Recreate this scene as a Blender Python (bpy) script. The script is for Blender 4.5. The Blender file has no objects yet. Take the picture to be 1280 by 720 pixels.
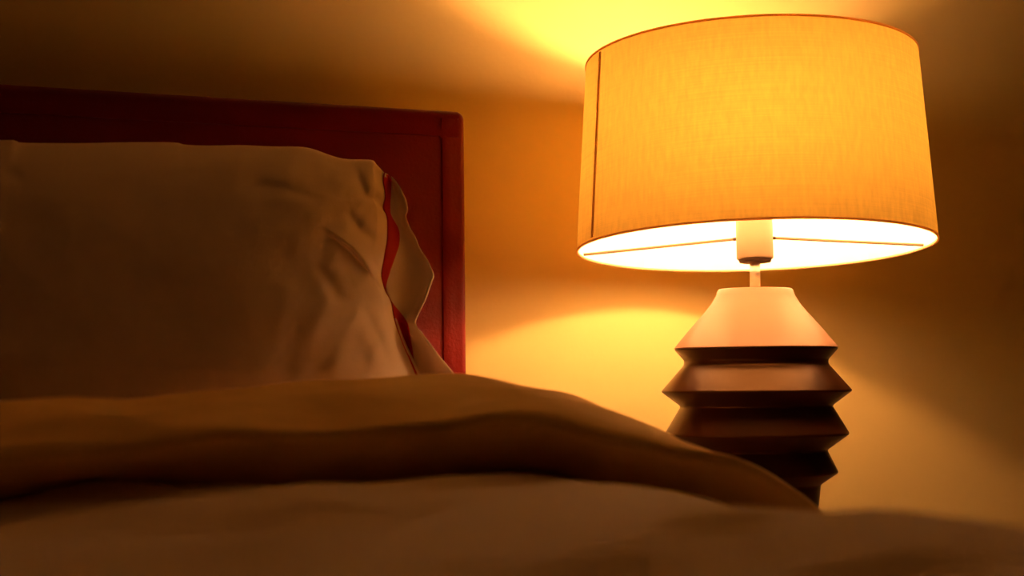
import bpy, bmesh, math, random
import numpy as np
from mathutils import Vector, Matrix, noise as mnoise

random.seed(4)
SC = bpy.context.scene
COL = SC.collection

# ------------------------------------------------------------------ camera
FPX = 2000.0                      # focal length in pixels of the 1280 px frame
HY = 475.0                        # row of the horizon
YAW = math.radians(22.6)
ROLL = math.radians(0.5)
ZC = 0.72
CAM = Vector((-1.047, -2.03, ZC))
R0 = Vector((math.cos(YAW), -math.sin(YAW), 0))
F0 = Vector((math.sin(YAW), math.cos(YAW), 0))
U0 = Vector((0, 0, 1))
RV = math.cos(ROLL) * R0 - math.sin(ROLL) * U0
UV = math.sin(ROLL) * R0 + math.cos(ROLL) * U0


def ray(px, py):
    """Direction of the sight line through a point of the photograph."""
    return F0 + RV * ((px - 640.0) / FPX) + UV * ((HY - py) / FPX)


def on_y(px, py, Y):
    d = ray(px, py)
    return CAM + d * ((Y - CAM.y) / d.y)


cam_data = bpy.data.cameras.new('camera')
cam = bpy.data.objects.new('camera', cam_data)
COL.objects.link(cam)
cam.matrix_world = Matrix(((RV.x, UV.x, -F0.x, CAM.x),
                           (RV.y, UV.y, -F0.y, CAM.y),
                           (RV.z, UV.z, -F0.z, CAM.z),
                           (0, 0, 0, 1)))
cam_data.sensor_width = 36.0
cam_data.lens = FPX / 1280.0 * 36.0
cam_data.shift_y = (HY - 360.0) / 1280.0
cam_data.clip_start = 0.05
cam_data.dof.use_dof = True
cam_data.dof.focus_distance = 1.92
cam_data.dof.aperture_fstop = 5.0
SC.camera = cam

# ------------------------------------------------------------------ materials


def mat(name, col, rough=0.8, spec=0.3, sheen=0.0, coat=0.0, metal=0.0, var=0.0, var_scale=20.0,
        bump=0.0, bump_scale=200.0, stretch=(1, 1, 1)):
    m = bpy.data.materials.new(name)
    m.use_nodes = True
    nt = m.node_tree
    b = nt.nodes['Principled BSDF']
    b.inputs['Base Color'].default_value = (*col, 1)
    b.inputs['Roughness'].default_value = rough
    b.inputs['Specular IOR Level'].default_value = spec
    b.inputs['Sheen Weight'].default_value = sheen
    b.inputs['Sheen Roughness'].default_value = 0.35
    b.inputs['Sheen Tint'].default_value = (*[min(1, c * 1.1) for c in col], 1)
    b.inputs['Coat Weight'].default_value = coat
    b.inputs['Metallic'].default_value = metal
    tc = nt.nodes.new('ShaderNodeTexCoord')
    mp = nt.nodes.new('ShaderNodeMapping')
    mp.inputs['Scale'].default_value = stretch
    nt.links.new(tc.outputs['Object'], mp.inputs['Vector'])
    if var > 0:
        n = nt.nodes.new('ShaderNodeTexNoise')
        n.inputs['Scale'].default_value = var_scale
        n.inputs['Detail'].default_value = 4
        nt.links.new(mp.outputs['Vector'], n.inputs['Vector'])
        r = nt.nodes.new('ShaderNodeValToRGB')
        r.color_ramp.elements[0].position = 0.3
        r.color_ramp.elements[1].position = 0.7
        r.color_ramp.elements[0].color = (*[c * (1 - var) for c in col], 1)
        r.color_ramp.elements[1].color = (*[min(1, c * (1 + var)) for c in col], 1)
        nt.links.new(n.outputs['Fac'], r.inputs['Fac'])
        nt.links.new(r.outputs['Color'], b.inputs['Base Color'])
    if bump > 0:
        n = nt.nodes.new('ShaderNodeTexNoise')
        n.inputs['Scale'].default_value = bump_scale
        n.inputs['Detail'].default_value = 3
        nt.links.new(mp.outputs['Vector'], n.inputs['Vector'])
        bp = nt.nodes.new('ShaderNodeBump')
        bp.inputs['Strength'].default_value = bump
        bp.inputs['Distance'].default_value = 0.002
        nt.links.new(n.outputs['Fac'], bp.inputs['Height'])
        nt.links.new(bp.outputs['Normal'], b.inputs['Normal'])
    return m


def translucent_mat(name, refl, trans, weave=0.0, fwd=0.0):
    """Thin cloth: reflects diffusely and lets light through."""
    m = bpy.data.materials.new(name)
    m.use_nodes = True
    nt = m.node_tree
    for n in list(nt.nodes):
        nt.nodes.remove(n)
    out = nt.nodes.new('ShaderNodeOutputMaterial')
    d = nt.nodes.new('ShaderNodeBsdfDiffuse')
    t = nt.nodes.new('ShaderNodeBsdfTranslucent')
    d.inputs['Color'].default_value = (*refl, 1)
    t.inputs['Color'].default_value = (*trans, 1)
    a = nt.nodes.new('ShaderNodeAddShader')
    nt.links.new(d.outputs[0], a.inputs[0])
    rf = nt.nodes.new('ShaderNodeBsdfRefraction')          # gaps between the threads let light through forwards
    rf.inputs['Color'].default_value = (*trans, 1)
    rf.inputs['Roughness'].default_value = 1.0
    rf.inputs['IOR'].default_value = 1.6
    ms = nt.nodes.new('ShaderNodeMixShader')
    ms.inputs['Fac'].default_value = fwd
    nt.links.new(t.outputs[0], ms.inputs[1])
    nt.links.new(rf.outputs[0], ms.inputs[2])
    nt.links.new(ms.outputs[0], a.inputs[1])
    nt.links.new(a.outputs[0], out.inputs['Surface'])
    if weave > 0:
        tc = nt.nodes.new('ShaderNodeTexCoord')
        facs = []
        for sc in ((240, 9, 1), (5, 260, 1)):          # warp and weft slubs (UV: around, up)
            mp = nt.nodes.new('ShaderNodeMapping')
            mp.inputs['Scale'].default_value = sc
            nt.links.new(tc.outputs['UV'], mp.inputs['Vector'])
            n = nt.nodes.new('ShaderNodeTexNoise')
            n.inputs['Scale'].default_value = 1.0
            n.inputs['Detail'].default_value = 2.5
            n.inputs['Roughness'].default_value = 0.6
            nt.links.new(mp.outputs['Vector'], n.inputs['Vector'])
            facs.append(n)
        ad = nt.nodes.new('ShaderNodeMath')
        ad.operation = 'ADD'
        nt.links.new(facs[0].outputs['Fac'], ad.inputs[0])
        nt.links.new(facs[1].outputs['Fac'], ad.inputs[1])
        mr = nt.nodes.new('ShaderNodeMapRange')
        mr.inputs['From Min'].default_value = 0.7
        mr.inputs['From Max'].default_value = 1.3
        mr.inputs['To Min'].default_value = 1 - weave
        mr.inputs['To Max'].default_value = 1 + weave
        nt.links.new(ad.outputs[0], mr.inputs['Value'])
        mx = nt.nodes.new('ShaderNodeMix')
        mx.data_type = 'RGBA'
        mx.blend_type = 'MULTIPLY'
        mx.inputs['Factor'].default_value = 1
        mx.inputs[6].default_value = (*trans, 1)
        nt.links.new(mr.outputs[0], mx.inputs[7])
        nt.links.new(mx.outputs[2], t.inputs['Color'])
        nt.links.new(mx.outputs[2], rf.inputs['Color'])
    return m


LIGHT = (1.0, 0.44, 0.15)       # warm filament light

M = {}
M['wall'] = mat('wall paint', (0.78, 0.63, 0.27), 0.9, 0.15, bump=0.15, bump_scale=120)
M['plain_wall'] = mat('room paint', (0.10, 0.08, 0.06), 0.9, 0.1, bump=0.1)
M['ceiling'] = mat('ceiling paint', (0.32, 0.27, 0.19), 0.95, 0.1, bump=0.1)
M['floor'] = mat('floor wood', (0.16, 0.09, 0.05), 0.5, 0.4, var=0.3, var_scale=6, stretch=(1, 12, 1))
M['red'] = mat('red leather', (0.19, 0.0035, 0.0025), 0.5, 0.22, var=0.12, var_scale=14, bump=0.25, bump_scale=260)
M['white_cloth'] = mat('white cotton', (0.74, 0.62, 0.51), 0.9, 0.1, sheen=0.05, bump=0.2, bump_scale=500)
M['sheet'] = mat('white sheet cotton', (0.95, 0.80, 0.71), 0.9, 0.1, sheen=0.8, bump=0.2, bump_scale=500)
M['ribbon'] = mat('red ribbon', (0.5, 0.02, 0.018), 0.8, 0.15, bump=0.2, bump_scale=600)
M['spread'] = mat('tan quilt cloth', (0.84, 0.57, 0.21), 0.92, 0.08, sheen=0.5, var=0.06, var_scale=30, bump=0.3, bump_scale=420)
M['wood_dark'] = mat('dark turned wood', (0.034, 0.009, 0.002), 0.32, 0.45, var=0.2, var_scale=10, stretch=(1, 1, 6))
M['wood_dark'].node_tree.nodes['Principled BSDF'].inputs['Specular Tint'].default_value = (1.0, 0.6, 0.24, 1)
M['cone'] = mat('pale turned wood', (0.33, 0.18, 0.10), 0.45, 0.4, var=0.04, var_scale=8, stretch=(1, 1, 5))
M['night'] = mat('nightstand wood', (0.13, 0.06, 0.03), 0.45, 0.4, var=0.25, var_scale=7, stretch=(1, 10, 10))
M['brass'] = mat('brushed metal', (0.75, 0.68, 0.55), 0.35, 0.5, metal=0.9)
M['socket'] = mat('cream plastic', (0.34, 0.26, 0.16), 0.5, 0.4)
M['bulb_white'] = mat('added bulb collar plastic', (0.85, 0.84, 0.82), 0.5, 0.3)
M['wire'] = mat('wire metal', (0.24, 0.19, 0.11), 0.5, 0.2)
M['dark'] = mat('dark bakelite', (0.06, 0.035, 0.02), 0.5, 0.3)
M['trim'] = translucent_mat('bias tape', (0.42, 0.34, 0.2), (0.34, 0.22, 0.08))
M['mattress'] = mat('mattress ticking', (0.7, 0.66, 0.6), 0.9, 0.1)
M['linen'] = translucent_mat('shade linen', (0.15, 0.13, 0.08), (0.70, 0.49, 0.10), weave=0.14, fwd=0.3)
M['lining'] = translucent_mat('shade lining', (0.86, 0.86, 0.86), (0.105, 0.105, 0.105), fwd=0.5)

bm_ = bpy.data.materials.new('glowing bulb glass')
bm_.use_nodes = True
nt = bm_.node_tree
for n in list(nt.nodes):
    nt.nodes.remove(n)
o_ = nt.nodes.new('ShaderNodeOutputMaterial')
e_ = nt.nodes.new('ShaderNodeEmission')
e_.inputs['Color'].default_value = (*LIGHT, 1)
e_.inputs['Strength'].default_value = 505.0
nt.links.new(e_.outputs[0], o_.inputs['Surface'])
M['bulb'] = bm_

# ------------------------------------------------------------------ helpers


def link(name, me, m, parent=None, smooth=True):
    o = bpy.data.objects.new(name, me)
    COL.objects.link(o)
    if m is not None:
        me.materials.append(m)
    if smooth:
        for p in me.polygons:
            p.use_smooth = True
    if parent is not None:
        o.parent = parent
    return o


def mesh(name, verts, faces, m, parent=None, smooth=True):
    me = bpy.data.meshes.new(name)
    me.from_pydata([tuple(v) for v in verts], [], faces)
    me.validate()
    me.update()
    return link(name, me, m, parent, smooth)


def from_bm(name, bm, m, parent=None, smooth=True):
    bmesh.ops.recalc_face_normals(bm, faces=bm.faces[:])
    me = bpy.data.meshes.new(name)
    bm.to_mesh(me)
    bm.free()
    return link(name, me, m, parent, smooth)


def thing(name, label, cat, loc, rotz=0):
    o = bpy.data.objects.new(name, None)
    COL.objects.link(o)
    o.location = loc
    o.rotation_euler = (0, 0, rotz)
    o.empty_display_size = 0.1
    o['label'] = label
    o['category'] = cat
    return o


def box_bm(x0, x1, y0, y1, z0, z1, bev=0.0, seg=2):
    bm = bmesh.new()
    bmesh.ops.create_cube(bm, size=1)
    for v in bm.verts:
        v.co = Vector((x0 + (v.co.x + .5) * (x1 - x0), y0 + (v.co.y + .5) * (y1 - y0), z0 + (v.co.z + .5) * (z1 - z0)))
    if bev > 0:
        bmesh.ops.bevel(bm, geom=bm.edges[:], offset=bev, segments=seg, affect='EDGES', profile=0.5)
    return bm


def lathe(profile, n=96):
    """profile: (r, z) from bottom to top; ends on the axis are closed with a cap."""
    verts, faces = [], []
    for r, z in profile:
        for k in range(n):
            a = 2 * math.pi * k / n
            verts.append((r * math.cos(a), r * math.sin(a), z))
    for i in range(len(profile) - 1):
        for k in range(n):
            k2 = (k + 1) % n
            faces.append((i * n + k, i * n + k2, (i + 1) * n + k2, (i + 1) * n + k))
    faces.append(tuple(range(n))[::-1])
    faces.append(tuple((len(profile) - 1) * n + k for k in range(n)))
    return verts, faces


def tube(pts, r, n=8):
    verts, faces = [], []
    pts = [Vector(p) for p in pts]
    for i, p in enumerate(pts):
        d = (pts[min(i + 1, len(pts) - 1)] - pts[max(i - 1, 0)]).normalized()
        a = d.orthogonal().normalized()
        if abs(d.z) < 0.9:
            a = d.cross(Vector((0, 0, 1))).normalized()
        b = d.cross(a)
        for k in range(n):
            t = 2 * math.pi * k / n
            verts.append(p + (a * math.cos(t) + b * math.sin(t)) * r)
    for i in range(len(pts) - 1):
        for k in range(n):
            k2 = (k + 1) % n
            faces.append((i * n + k, i * n + k2, (i + 1) * n + k2, (i + 1) * n + k))
    faces.append(tuple(range(n))[::-1])
    faces.append(tuple((len(pts) - 1) * n + k for k in range(n)))
    return verts, faces


def structure(o):
    o['kind'] = 'structure'
    return o


def sstep(a, b, x):
    t = max(0.0, min(1.0, (x - a) / (b - a)))
    return t * t * (3 - 2 * t)


def curve_at(pts, t):
    """Catmull-Rom point of a polyline at arc-length fraction t."""
    P = np.array(pts, float)
    L = np.concatenate([[0], np.cumsum(np.linalg.norm(np.diff(P, axis=0), axis=1))])
    s = t * L[-1]
    i = int(min(max(np.searchsorted(L, s) - 1, 0), len(P) - 2))
    u = (s - L[i]) / max(L[i + 1] - L[i], 1e-9)
    p0, p1, p2, p3 = P[max(i - 1, 0)], P[i], P[i + 1], P[min(i + 2, len(P) - 1)]
    return 0.5 * ((2 * p1) + (-p0 + p2) * u + (2 * p0 - 5 * p1 + 4 * p2 - p3) * u * u + (-p0 + 3 * p1 - 3 * p2 + p3) * u ** 3)


def by_y(pts, y):
    P = np.array(pts, float)
    return float(np.interp(y, P[:, 1], P[:, 0]))


# ------------------------------------------------------------------ room
XL, XR, YF, ZT = -2.9, 1.7, -3.6, 2.35
structure(from_bm('wall_back', box_bm(XL, XR, 0.0, 0.1, 0, ZT), M['wall'], smooth=False))
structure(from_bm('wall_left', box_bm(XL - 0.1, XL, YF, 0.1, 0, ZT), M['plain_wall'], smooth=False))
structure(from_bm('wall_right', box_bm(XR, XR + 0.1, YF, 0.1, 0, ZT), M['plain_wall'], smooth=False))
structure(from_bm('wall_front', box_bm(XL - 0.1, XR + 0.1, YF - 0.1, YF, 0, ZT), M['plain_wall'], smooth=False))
structure(from_bm('floor', box_bm(XL - 0.1, XR + 0.1, YF - 0.1, 0.1, -0.1, 0), M['floor'], smooth=False))
structure(from_bm('ceiling', box_bm(XL - 0.1, XR + 0.1, YF - 0.1, 0.1, ZT, ZT + 0.1), M['ceiling'], smooth=False))

# ------------------------------------------------------------------ bed
HBY = -0.17                                     # front plane of the headboard frame
XHB = on_y(585, 300, HBY).x                     # its right edge
ZHB = on_y(580, 138, HBY).z                     # its top
XBL = XHB - 1.62                                # its left edge, out of view
bed = thing('bed', 'bed with dark red upholstered headboard against the wall', 'bed', ((XHB + XBL) / 2, -1.0, 0))
bx, by = bed.location.x, bed.location.y


def bed_part(name, bm, m, smooth=True):
    bmesh.ops.translate(bm, verts=bm.verts[:], vec=(-bx, -by, 0))
    return from_bm(name, bm, m, bed, smooth)


BW = 0.034
hb = bed_part('headboard', box_bm(XBL + BW - .002, XHB - BW + .002, HBY + 0.0018, -0.012, 0.30, ZHB - BW + .002, 0.003), M['red'])


def hb_part(name, bm):
    o = bed_part(name, bm, M['red'])
    o.parent = hb
    return o


# headboard border: one continuous padded rim with rounded corners
def rim_bm():
    prof = [(0.0, -0.15)]
    n = 12
    for k in range(n + 1):
        a = math.pi / 2 * k / n
        prof.append((0.010 * (1 - math.cos(a)), -0.0135 + 0.010 * math.sin(a)))
    prof += [(BW * 0.6, -0.0012), (BW * 0.85, 0.0), (BW * 0.97, -0.0003), (BW, -0.003), (BW, -0.15)]
    path = [(XBL, 0.30, -1, 0)]
    rc = 0.011
    for k in range(9):
        a = math.pi - math.pi / 2 * k / 8
        path.append((XBL + rc + rc * math.cos(a), ZHB - rc + rc * math.sin(a), math.cos(a), math.sin(a)))
    for k in range(9):
        a = math.pi / 2 - math.pi / 2 * k / 8
        path.append((XHB - rc + rc * math.cos(a), ZHB - rc + rc * math.sin(a), math.cos(a), math.sin(a)))
    path.append((XHB, 0.30, 1, 0))
    bm = bmesh.new()
    rows = []
    for (x, z, nx, nz) in path:
        row = []
        for (i, f) in prof:
            s = max(abs(nx), abs(nz))
            # inside a corner the inner edge mitres
            ii = i / s if i > rc else i
            row.append(bm.verts.new((x - nx * ii, HBY - f, z - nz * ii)))
        rows.append(row)
    m = len(prof)
    for a, b in zip(rows[:-1], rows[1:]):
        for k in range(m):
            k2 = (k + 1) % m
            bm.faces.new((a[k], a[k2], b[k2], b[k]))
    bm.faces.new(rows[0][::-1])
    bm.faces.new(rows[-1])
    return bm


rim = hb_part('border', rim_bm())
rim.data.set_sharp_from_angle(angle=math.radians(28))
hb.data.set_sharp_from_angle(angle=math.radians(28))

XE = -0.27                                       # bed side
bed_part('base', box_bm(XBL + 0.06, XE - 0.06, -2.06, HBY - 0.003, 0.12, 0.34, 0.01), M['red'])
for sx in (XBL + 0.16, XE - 0.16):
    for sy in (-1.96, -0.2):
        bm = bmesh.new()
        bmesh.ops.create_cone(bm, cap_ends=True, segments=24, radius1=0.022, radius2=0.032, depth=0.125)
        bmesh.ops.translate(bm, verts=bm.verts[:], vec=(sx, sy, 0.0625))
        bed_part('leg', bm, M['dark'])


# --- the level of the made bed
def bed_top(X, Y):
    """Height of the sheet; it rounds over at the bed's right side."""
    z = 0.642
    z += 0.004 * math.sin(X * 5.0 + Y * 2.0)
    u = X - XE
    # rounded shoulder
    w = 0.34
    t = max(0.0, min(1.0, (u + w) / w))
    z -= 0.22 * (1 - math.sqrt(max(0.0, 1 - t ** 2.0)))
    return z


def sheet_wrinkle(X, Y):
    v = Vector((X * 3.0 + Y * 1.6, Y * 5.0 - X * 1.0, 4.3))
    w = mnoise.noise(v) * 0.008
    v3 = Vector((X * 2.2 + Y * 4.0, Y * 9.5 - X * 5.5, 7.7))
    w += mnoise.noise(v3) * 0.010
    w += mnoise.noise(Vector((X * 6.0 + Y * 9.0, Y * 21.0 - X * 13.0, 1.7))) * 0.006
    v2 = Vector((X * 5.0 + Y * 3.0, Y * 13.0 - X * 4.0, 3.1))
    w += (1 - math.sqrt(mnoise.noise(v2) ** 2 + .01) * 2) * 0.005
    return w * (sstep(0, 1, (Y + 0.55) / -0.3) * 0.6 + 0.4)


def sheet_z(X, Y):
    return bed_top(X, Y) + sheet_wrinkle(X, Y)


bed_part('mattress', box_bm(XBL + 0.06, XE - 0.10, -2.04, HBY - 0.01, 0.335, 0.545, 0.04, 4), M['mattress'])


def build_sheet():
    xs = list(np.linspace(XBL - 0.02, -0.9, 60)) + list(np.linspace(-0.89, XE - 0.002, 90))
    ys = list(np.linspace(-2.12, HBY - 0.025, 190))
    verts, faces = [], []
    nx = len(xs) + 14
    for Y in ys:
        for X in xs:
            verts.append((X, Y, sheet_z(X, Y)))
        zb = verts[-1][2]
        for j in range(1, 15):                         # hanging side
            t = j / 14
            X = XE + 0.012 * math.sin(Y * 22) * t + 0.004 * t
            verts.append((X, Y, zb - t * (zb - 0.30)))
    for i in range(len(ys) - 1):
        for j in range(nx - 1):
            faces.append((i * nx + j, i * nx + j + 1, (i + 1) * nx + j + 1, (i + 1) * nx + j))
    o = mesh('bed_sheet', verts, faces, M['sheet'])
    md = o.modifiers.new('thick', 'SOLIDIFY')
    md.thickness = 0.012
    md.offset = -1
    o['label'] = 'white bed sheet spread over the mattress, filling the blurred foreground'
    o['category'] = 'bed sheet'
    return o


build_sheet()


# --- tan bedspread folded back across the bed
def lip_y(X):
    """Front edge line of the fold."""
    return float(np.interp(X, [-2.0, -0.96, -0.72, -0.55, -0.42, -0.25], [-1.23, -1.075, -0.965, -0.945, -0.955, -0.965]))


def build_spread():
    xs = np.concatenate([np.linspace(XBL - 0.035, -0.95, 40), np.linspace(-0.94, XE + 0.001, 90), [XE + 0.012, XE + 0.024, XE + 0.030]])
    verts, faces = [], []
    # profile: (t back from the lip in metres, height as a fraction of full height)
    top = [(0.060, 0.0), (0.046, 0.08), (0.029, 0.21), (0.012, 0.36), (0.002, 0.47), (0.001, 0.53), (0.008, 0.585), (0.026, 0.63), (0.060, 0.70),
           (0.10, 0.775), (0.15, 0.88), (0.20, 0.955), (0.25, 0.995), (0.29, 1.0), (0.34, 0.97), (0.41, 0.88), (0.47, 0.74), (0.53, 0.52), (0.56, 0.34), (0.565, 0.24)]
    # refine
    T = np.array(top)
    L = np.concatenate([[0], np.cumsum(np.linalg.norm(np.diff(T * [1, .1], axis=0), axis=1))])
    ts = np.linspace(0, 1, 60)
    prof = [curve_at(T * [1, .1], t) for t in ts]
    prof = [(p[0] * (1 if p[0] < .16 else 1) if p[0] < .2 else .2 + (p[0] - .2) * .4, p[1] / .1) for p in prof]
    nb = 22
    under = [(prof[-1][0] + (prof[0][0] - prof[-1][0]) * k / nb, 0.012 + 0.0 * k) for k in range(1, nb)]
    m = len(prof) + len(under)
    for X in xs:
        yl = lip_y(X)
        H = float(np.interp(X, [-2.0, -1.0, -0.80, -0.66, -0.56, -0.50, -0.43, -0.357, -0.28, -0.2],
                            [0.052, 0.056, 0.064, 0.073, 0.079, 0.082, 0.086, 0.092, 0.098, 0.10]))
        for t, h in prof:
            Y = yl + t
            w = mnoise.noise(Vector((X * 4, Y * 7, 8.0))) * 0.002 * min(1, max(0, h))
            hh = h * H + w
            hh = max(hh, 0.001)
            verts.append((X, Y, sheet_z(min(X, XE - .002), Y) + 0.0015 + hh))
        for t, h in under:
            Y = yl + t
            verts.append((X, Y, sheet_z(min(X, XE - .002), Y) + 0.0022))
    # hanging side: carry the whole loop down
    Xe = xs[-1]
    base = verts[-m:]
    drop = 0.30
    K = 10
    for j in range(1, K + 1):
        t = j / K
        row = []
        for k, (x, y, z) in enumerate(base):
            outer = k < len(prof)
            zz = z - drop * t
            th = 0.016 if outer else 0.004
            row.append((Xe + th * min(1, t * 3) + 0.008 * math.sin(y * 18) * t, y, zz))
        verts += row
    n = len(verts) // m
    for i in range(n - 1):
        for k in range(m):
            k2 = (k + 1) % m
            faces.append((i * m + k, i * m + k2, (i + 1) * m + k2, (i + 1) * m + k))
    faces.append(tuple(range(m))[::-1])
    faces.append(tuple((n - 1) * m + k for k in range(m)))
    bm = bmesh.new()
    vs = [bm.verts.new(v) for v in verts]
    for f in faces:
        try:
            bm.faces.new([vs[i] for i in f])
        except ValueError:
            pass
    o = from_bm('bedspread', bm, M['spread'])
    o['label'] = 'thick tan bedspread folded back across the bed below the pillow'
    o['category'] = 'bedspread'
    return o


build_spread()

# ------------------------------------------------------------------ pillow
PB = 0.54                                        # lean of the pillow plane (metres back per metre up)
PY0 = -0.475                                     # its position at the height of the sheet


def on_pillow(px, py, T=0.0):
    """Point of the leaning pillow plane, raised T metres towards the room along the sight line."""
    d = ray(px, py)
    # Y = PY0 + PB*(z-0.645)
    k = (PY0 + PB * (CAM.z - 0.645) - CAM.y) / (d.y - PB * d.z)
    p = CAM + d * k
    return p - d.normalized() * T


TOPC = [(-330, 196), (-315, 186), (-260, 180), (-120, 177), (0, 175), (20, 176), (30, 178.5), (100, 179), (150, 178), (215, 178), (232, 181), (262, 182),
        (300, 181.5), (340, 183), (375, 183.5), (392, 186.5), (410, 193), (425, 197.5), (437, 199), (464, 200), (471, 206), (480.4, 216)]
SL = [(480.4, 216), (479, 225), (481.5, 245), (478.8, 260), (483.5, 272), (484, 297), (481.5, 313), (479.6, 325), (476.7, 344),
      (481, 362), (489, 378), (493, 400), (503, 429), (512, 450), (520, 469), (540, 512), (552, 545)]
SR = [(489, 221.5), (489.5, 226), (488.3, 245), (487.5, 258), (489, 270), (498, 287), (498.7, 305), (493.5, 322), (486.7, 342),
      (482.5, 361.5), (490, 378), (506, 398), (511.5, 410), (514.8, 431), (517.5, 451), (523, 468), (542, 510), (556, 545)]
OE = [(489, 221.5), (494, 227), (500, 236), (507, 250), (509, 262), (507, 271), (512, 285), (519, 297), (525, 311), (535, 326), (542, 343), (540, 351),
      (532, 373), (523, 392), (519.5, 404), (526, 415), (536, 428), (551, 448), (570, 470), (592, 500), (610, 540)]


def seg_dist(px, py, line):
    best, side, tt = 1e9, 0, 0
    for i in range(len(line) - 1):
        a, b = np.array(line[i]), np.array(line[i + 1])
        d = b - a
        t = max(0, min(1, np.dot((px, py) - a, d) / np.dot(d, d)))
        q = a + d * t
        dist = math.hypot(px - q[0], py - q[1])
        if dist < best:
            best = dist
            side = np.sign(d[0] * (py - a[1]) - d[1] * (px - a[0]))
            tt = (i + t) / (len(line) - 1)
    return best, side, tt


CREASES = [([(463, 322), (471, 334), (477, 346)], 4.0, -0.008, 8.0, 0.002),
           ([(444, 203), (449, 222), (458, 244), (474, 252)], 5.0, -0.005, 9.0, 0.002),
           ([(300, 231), (360, 236), (410, 252)], 9.0, -0.004, 14.0, 0.002),
           ([(395, 330), (412, 352), (425, 380)], 8.0, -0.004, 12.0, 0.002),
           ([(0, 214), (30, 222)], 9.0, -0.004, 14.0, 0.002),
           ([(452, 380), (470, 415), (487, 455)], 7.0, -0.003, 14.0, 0.002),
           ([(432, 262), (448, 285), (470, 303)], 6.0, -0.004, 10.0, 0.002)]


def wrinkle(px, py):
    w = 0.0
    for line, sw, sd, rw, rd in CREASES:
        d, side, tt = seg_dist(px, py, line)
        if d < 40:
            f = math.sin(math.pi * (0.08 + 0.92 * min(1, max(0, tt)))) ** 0.5 if tt < 1 else 0.0
            f = (1 - abs(2 * tt - 1) ** 3)
            w += 1.3 * f * (sd * math.exp(-(d / sw) ** 2) + rd * math.exp(-((d - 11) / rw) ** 2))
    # one long folded crease running down to the pinch in the ribbon
    d, side, tt = seg_dist(px, py, [(398, 282), (418, 296), (440, 313), (458, 334), (479, 361)])
    if d < 45:
        f = sstep(0.0, 0.35, tt)
        w += f * (0.013 * sstep(-3, 3, -side * d) * math.exp(-(d / 15) ** 2) - 0.003 * sstep(-3, 3, side * d) * math.exp(-(d / 10) ** 2))
    k = sstep(260, 470, px)
    w += mnoise.noise(Vector((px / 34.0, py / 46.0, 2.0))) * (0.0015 + 0.0065 * k)
    w += mnoise.noise(Vector((px / 120.0, py / 60.0, 5.0))) * 0.005
    w += mnoise.noise(Vector(((px + py * .6) / 14.0, (py - px * .5) / 40.0, 1.0))) * 0.0016 * k
    return w


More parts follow.
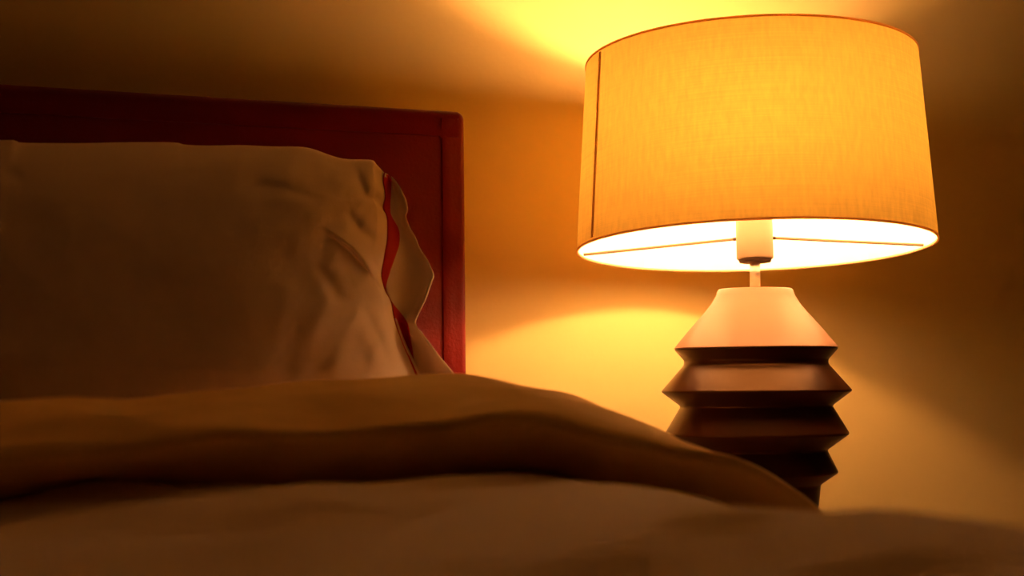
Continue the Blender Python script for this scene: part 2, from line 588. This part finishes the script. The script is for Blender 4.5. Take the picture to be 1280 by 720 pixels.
def build_pillow():
    root = thing('pillow', 'white pillow with red ribbon trim leaning on the dark red headboard', 'pillow', on_pillow(120, 545))
    root_m = Matrix.Translation(root.location).inverted()
    NU, NV = 210, 140
    BOT = [(-330, 545), (552, 545)]
    LEFT = [(-330, 196), (-352, 250), (-360, 350), (-352, 450), (-330, 545)]
    us = [1 - (1 - k / NU) ** 1.35 for k in range(NU + 1)]
    vs = [k / NV for k in range(NV + 1)]                   # 0 top .. 1 bottom
    top = [curve_at(TOPC, u) for u in us]
    bot = [curve_at(BOT, u) for u in us]
    lef = [curve_at(LEFT, v) for v in vs]
    rig = [curve_at(SL, v) for v in vs]
    front, grid = [], {}
    verts, faces = [], []
    idx_f, idx_b = {}, {}
    c00, c10, c01, c11 = top[0], top[-1], bot[0], bot[-1]
    for j, v in enumerate(vs):
        for i, u in enumerate(us):
            p = (1 - v) * top[i] + v * bot[i] + (1 - u) * lef[j] + u * rig[j] \
                - ((1 - u) * (1 - v) * c00 + u * (1 - v) * c10 + (1 - u) * v * c01 + u * v * c11)
            F = (1 - abs(2 * u - 1) ** 4.6) ** 0.75
            G = (1 - abs(2 * v - 1) ** 2.6) ** 0.7 if v < 0.5 else (1 - abs(2 * v - 1) ** 4) ** 0.7
            edge = i in (0, NU) or j in (0, NV)
            B = F * G
            T = 0.0 if edge else 0.115 * B + wrinkle(p[0], p[1]) * min(1, B * 3)
            idx_f[i, j] = len(verts)
            verts.append(root_m @ on_pillow(p[0], p[1], T))
            if edge:
                idx_b[i, j] = idx_f[i, j]
            else:
                idx_b[i, j] = len(verts)
                verts.append(root_m @ on_pillow(p[0], p[1], -0.06 * B * (1.0 if v > .4 else 1.0)))
    for j in range(NV):
        for i in range(NU):
            f = [idx_f[i, j], idx_f[i + 1, j], idx_f[i + 1, j + 1], idx_f[i, j + 1]]
            b = [idx_b[i, j], idx_b[i, j + 1], idx_b[i + 1, j + 1], idx_b[i + 1, j]]
            faces.append(f)
            if len(set(b) & set(f)) < 4:
                faces.append(b)
    mesh('pillow_body', verts, faces, M['white_cloth'], root)

    # flange of the pillowcase beyond the ribbon, with soft ruffles
    def flange_T(px, py, w):
        # w 0 at the ribbon, 1 at the outer edge
        T = -0.022 * math.sin(math.pi * min(1.0, w * 0.8)) ** 1.2 + 0.006 * w + 0.009 * w * math.sin((py - 216) / 19.0)
        T += 0.010 * w * (1 - w) * math.sin((py - 250) / 27.0 + 1.0)
        if py > 392:
            k = sstep(392, 415, py)
            dip = w / 0.12 if w < 0.12 else (1 - w) / 0.88
            T = T * (1 - k) + k * (-0.036 * sstep(0, 1, dip) + 0.030 * w)
        return T

    def strip(name, A, Bc, wa, wb, m, lift, nu, nv=150, thick=0.0022):
        verts, faces = [], []
        for j in range(nv + 1):
            v = j / nv
            a, b = curve_at(A, v), curve_at(Bc, v)
            for i in range(nu + 1):
                u = i / nu
                p = a * (1 - u) + b * u
                s = by_y(SL, p[1])
                e = max(by_y(OE, p[1]), s + 1)
                w = min(1.0, max(0.0, (p[0] - s) / (e - s)))
                verts.append(root_m @ on_pillow(p[0], p[1], flange_T(p[0], p[1], w) + lift))
        for j in range(nv):
            for i in range(nu):
                q = j * (nu + 1) + i
                faces.append((q, q + 1, q + nu + 2, q + nu + 1))
        o = mesh(name, verts, faces, m, root)
        md = o.modifiers.new('thick', 'SOLIDIFY')
        md.thickness = thick
        md.offset = 0
        return o

    strip('flange', SL, OE, 0, 1, M['white_cloth'], 0.0, 26)
    o = strip('ribbon_trim', SL, SR, 0, 1, M['ribbon'], 0.0026, 6, thick=0.0012)
    o['label'] = 'red ribbon trim'


build_pillow()

# ------------------------------------------------------------------ nightstand
NZ = 0.52
ns = thing('nightstand', 'dark wood nightstand under the lamp beside the bed', 'nightstand', (0.02, -0.28, 0))


def ns_part(name, bm, parent=None):
    return from_bm(name, bm, M['night'], parent or ns, smooth=False)


ns_part('tabletop', box_bm(-0.235, 0.235, -0.2, 0.26, NZ - 0.025, NZ, 0.004))
ns_part('body', box_bm(-0.215, 0.215, -0.175, 0.255, 0.16, NZ - 0.026, 0.003))
dr = ns_part('drawer', box_bm(-0.2, 0.2, -0.192, -0.176, 0.34, NZ - 0.04, 0.003))
bm = bmesh.new()
bmesh.ops.create_uvsphere(bm, u_segments=20, v_segments=12, radius=0.014)
bmesh.ops.translate(bm, verts=bm.verts[:], vec=(0, -0.205, 0.41))
from_bm('knob', bm, M['brass'], dr)
for sx in (-0.195, 0.195):
    for sy in (-0.155, 0.235):
        ns_part('leg', box_bm(sx - 0.018, sx + 0.018, sy - 0.018, sy + 0.018, 0, 0.162, 0.003))

# ------------------------------------------------------------------ lamp
LX, LY = 0.0028, -0.3012
lamp = thing('table_lamp', 'glowing table lamp with drum shade and stacked dark ring base beside the bed', 'table lamp', (LX, LY, NZ))
L0 = NZ


def z_of(y):                          # height above the nightstand of an image row at the lamp's distance
    return ZC + (HY - y - 4) / 1000.0 - L0


def lamp_mesh(name, prof, m, n=96, parent=None):
    v, f = lathe(prof, n)
    return mesh(name, v, f, m, parent or lamp)


def soften(prof, r=0.0025):
    """Round every corner of a turned profile a little."""
    out = [prof[0]]
    for a, b, c in zip(prof[:-2], prof[1:-1], prof[2:]):
        a, b, c = (Vector((*p, 0)) for p in (a, b, c))
        d0, d1 = (a - b), (c - b)
        k0, k1 = min(r, d0.length * .4), min(r, d1.length * .4)
        p0, p1 = b + d0.normalized() * k0, b + d1.normalized() * k1
        for t in (0, .33, .67, 1):
            q = (1 - t) ** 2 * p0 + 2 * t * (1 - t) * b + t * t * p1
            out.append((q.x, q.y))
    out.append(prof[-1])
    return out


K = 0.983                              # perspective: a solid of revolution looks this much wider than it is
rings = [(0.080, 0.0), (0.084, 0.004), (0.084, z_of(662)), (0.070, z_of(648)), (0.076, z_of(630)), (0.080 * K, z_of(604)),
         (0.1025 * K, z_of(589)), (0.0885 * K, z_of(561)), (0.1165 * K, z_of(541)), (0.0955 * K, z_of(506)),
         (0.1205 * K, z_of(487.5)), (0.0915 * K, z_of(455)), (0.0905 * K, z_of(449)), (0.1035 * K, z_of(434.5)), (0.05, z_of(434))]
lamp_mesh('base', soften(rings), M['wood_dark'])
cone = [(0.05, z_of(434.2)), (0.1035 * K, z_of(434)), (0.1025 * K, z_of(432.5)), (0.0955 * K, z_of(424)), (0.0835 * K, z_of(410)), (0.0655 * K, z_of(390)),
        (0.0555 * K, z_of(378)), (0.0495 * K, z_of(368)), (0.0475 * K, z_of(362)), (0.0455 * K, z_of(360)), (0.005, z_of(360))]
nk = lamp_mesh('neck', cone, M['cone'])
nk['label'] = 'pale bell-shaped neck'
lamp_mesh('stem', [(0.0064, z_of(361)), (0.0064, z_of(316))], M['brass'], 32)

# the shade and its fitting sit a little crooked on the stem: a shared tilt
TILT = Matrix.Translation((0, 0, z_of(308))) @ Matrix.Rotation(math.radians(-0.5), 4, F0) @ Matrix.Rotation(math.radians(-3.7), 4, R0)


def tilted(name, v, f, m, parent=None, smooth=True):
    return mesh(name, [TILT @ Vector(p) for p in v], f, m, parent or lamp, smooth)


RB, RT, SH = 0.2225, 0.206, 0.2345
v, f = lathe([(0.0215, -0.015), (0.0228, -0.0135), (0.0228, 0.045), (0.019, 0.05)], 48)
so = tilted('socket', v, f, M['socket'])
v, f = lathe([(0.0195, -0.0185), (0.0205, -0.015), (0.0205, -0.0145)], 48)
tilted('socket_collar', v, f, M['dark'], so)
# bulb: glass dome, cut off below so less light goes downward
bprof = []
for k in range(19):
    a = math.pi * k / 18
    bprof.append((max(0.0006, 0.037 * math.sin(a)), 0.096 - 0.037 * math.cos(a)))
dome = [p for p in bprof if p[1] > 0.086]
v, f = lathe(dome, 32)
bulb = tilted('bulb', v, f, M['bulb'])
v, f = lathe([(0.012, 0.050), (0.0145, 0.058), (0.022, 0.068), (dome[0][0] + 0.0006, dome[0][1] - 0.003), (dome[0][0] + 0.0006, dome[0][1]), (0.004, dome[0][1])], 32)
tilted('added_bulb_collar', v, f, M['bulb_white'], bulb)  # added unseen collar, blocks direct light below the bulb


def sheet_cone(r0, z0, r1, z1, n=160, nz=6):
    verts, faces, uvs = [], [], []
    for i in range(nz + 1):
        t = i / nz
        for k in range(n + 1):
            a = 2 * math.pi * k / n + math.radians(200)
            r = r0 + (r1 - r0) * t
            verts.append((r * math.cos(a), r * math.sin(a), z0 + (z1 - z0) * t))
            uvs.append((k / n, t))
    for i in range(nz):
        for k in range(n):
            faces.append((i * (n + 1) + k, i * (n + 1) + k + 1, (i + 1) * (n + 1) + k + 1, (i + 1) * (n + 1) + k))
    return verts, faces, uvs


v, f, uv = sheet_cone(RB, 0.0, RT, SH)
shade = tilted('lamp_shade', v, f, M['linen'])
ul = shade.data.uv_layers.new(name='weave')
for lp in shade.data.loops:
    ul.data[lp.index].uv = uv[lp.vertex_index]
v, f, uv = sheet_cone(RB - 0.0012, 0.0008, RT - 0.0012, SH - 0.0008)
ln = tilted('lining', v, f, M['lining'], shade)


def band(r_out0, z0, r_out1, z1, th, n=160):
    """Folded tape around the shade's edge: rectangular section with outer radii r_out0/1."""
    prof = [(r_out0 - th, z0), (r_out0, z0), (r_out1, z1), (r_out1 - th, z1)]
    verts, faces = [], []
    for r, z in prof:
        for k in range(n):
            a = 2 * math.pi * k / n
            verts.append((r * math.cos(a), r * math.sin(a), z))
    for i in range(4):
        for k in range(n):
            k2, i2 = (k + 1) % n, (i + 1) % 4
            faces.append((i * n + k, i * n + k2, i2 * n + k2, i2 * n + k))
    return verts, faces


sl = (RT - RB) / SH
v, f = band(RB + 0.0008, -0.0012, RB + 0.0008 + sl * 0.003, 0.0014, 0.0026)
tilted('rim_trim', v, f, M['trim'], shade)
v, f = band(RT + 0.0008 - sl * 0.003, SH - 0.0016, RT + 0.0008, SH + 0.0012, 0.0026)
tilted('rim_trim', v, f, M['trim'], shade)
# overlap seam of the linen, on the side towards the headboard
sd = (-R0 * 0.93 - F0 * 0.37).normalized()
sa = math.atan2(sd.y, sd.x)
verts, faces = [], []
for t in (0.004, SH - 0.004):
    r = RB + sl * t + 0.0003
    for da, dr_ in ((-0.010, 0), (-0.010, 0.0014), (0.010, 0.0014), (0.010, 0)):
        verts.append(((r + dr_) * math.cos(sa + da), (r + dr_) * math.sin(sa + da), t))
for k in range(4):
    faces.append((k, (k + 1) % 4, 4 + (k + 1) % 4, 4 + k))
faces += [(3, 2, 1, 0), (4, 5, 6, 7)]
tilted('seam', verts, faces, M['trim'], shade, smooth=False)

# two wire spokes from the socket to the lower rim
for s in (-1, 1):
    ab = 0.27 if s < 0 else 0.12
    d = (R0 * s * math.cos(ab) + F0 * math.sin(ab)).normalized()
    p0, p1 = d * 0.021 + Vector((0, 0, 0.012)), d * (RB - 0.0035) + Vector((0, 0, 0.003))
    v, f = tube([p0.lerp(p1, k / 8) for k in range(9)], 0.0018, 8)
    sp = tilted('spoke', v, f, M['wire'], shade)
    v, f = tube([d * 0.0205 + Vector((0, 0, 0.012)), d * 0.0265 + Vector((0, 0, 0.0117))], 0.0022, 12)
    tilted('screw', v, f, M['dark'], so)

# ------------------------------------------------------------------ world and view
w = bpy.data.worlds.new('world')
SC.world = w
w.use_nodes = True
w.node_tree.nodes['Background'].inputs['Color'].default_value = (1.0, 0.6, 0.35, 1)
w.node_tree.nodes['Background'].inputs['Strength'].default_value = 0.0

SC.view_settings.view_transform = 'Standard'
SC.view_settings.look = 'None'
SC.view_settings.gamma = 1.0
SC.view_settings.use_curve_mapping = False
SC.view_settings.exposure = 0.0
SC.cycles.use_denoising = True
SC.cycles.max_bounces = 12
SC.cycles.diffuse_bounces = 8
SC.cycles.sample_clamp_indirect = 0.0
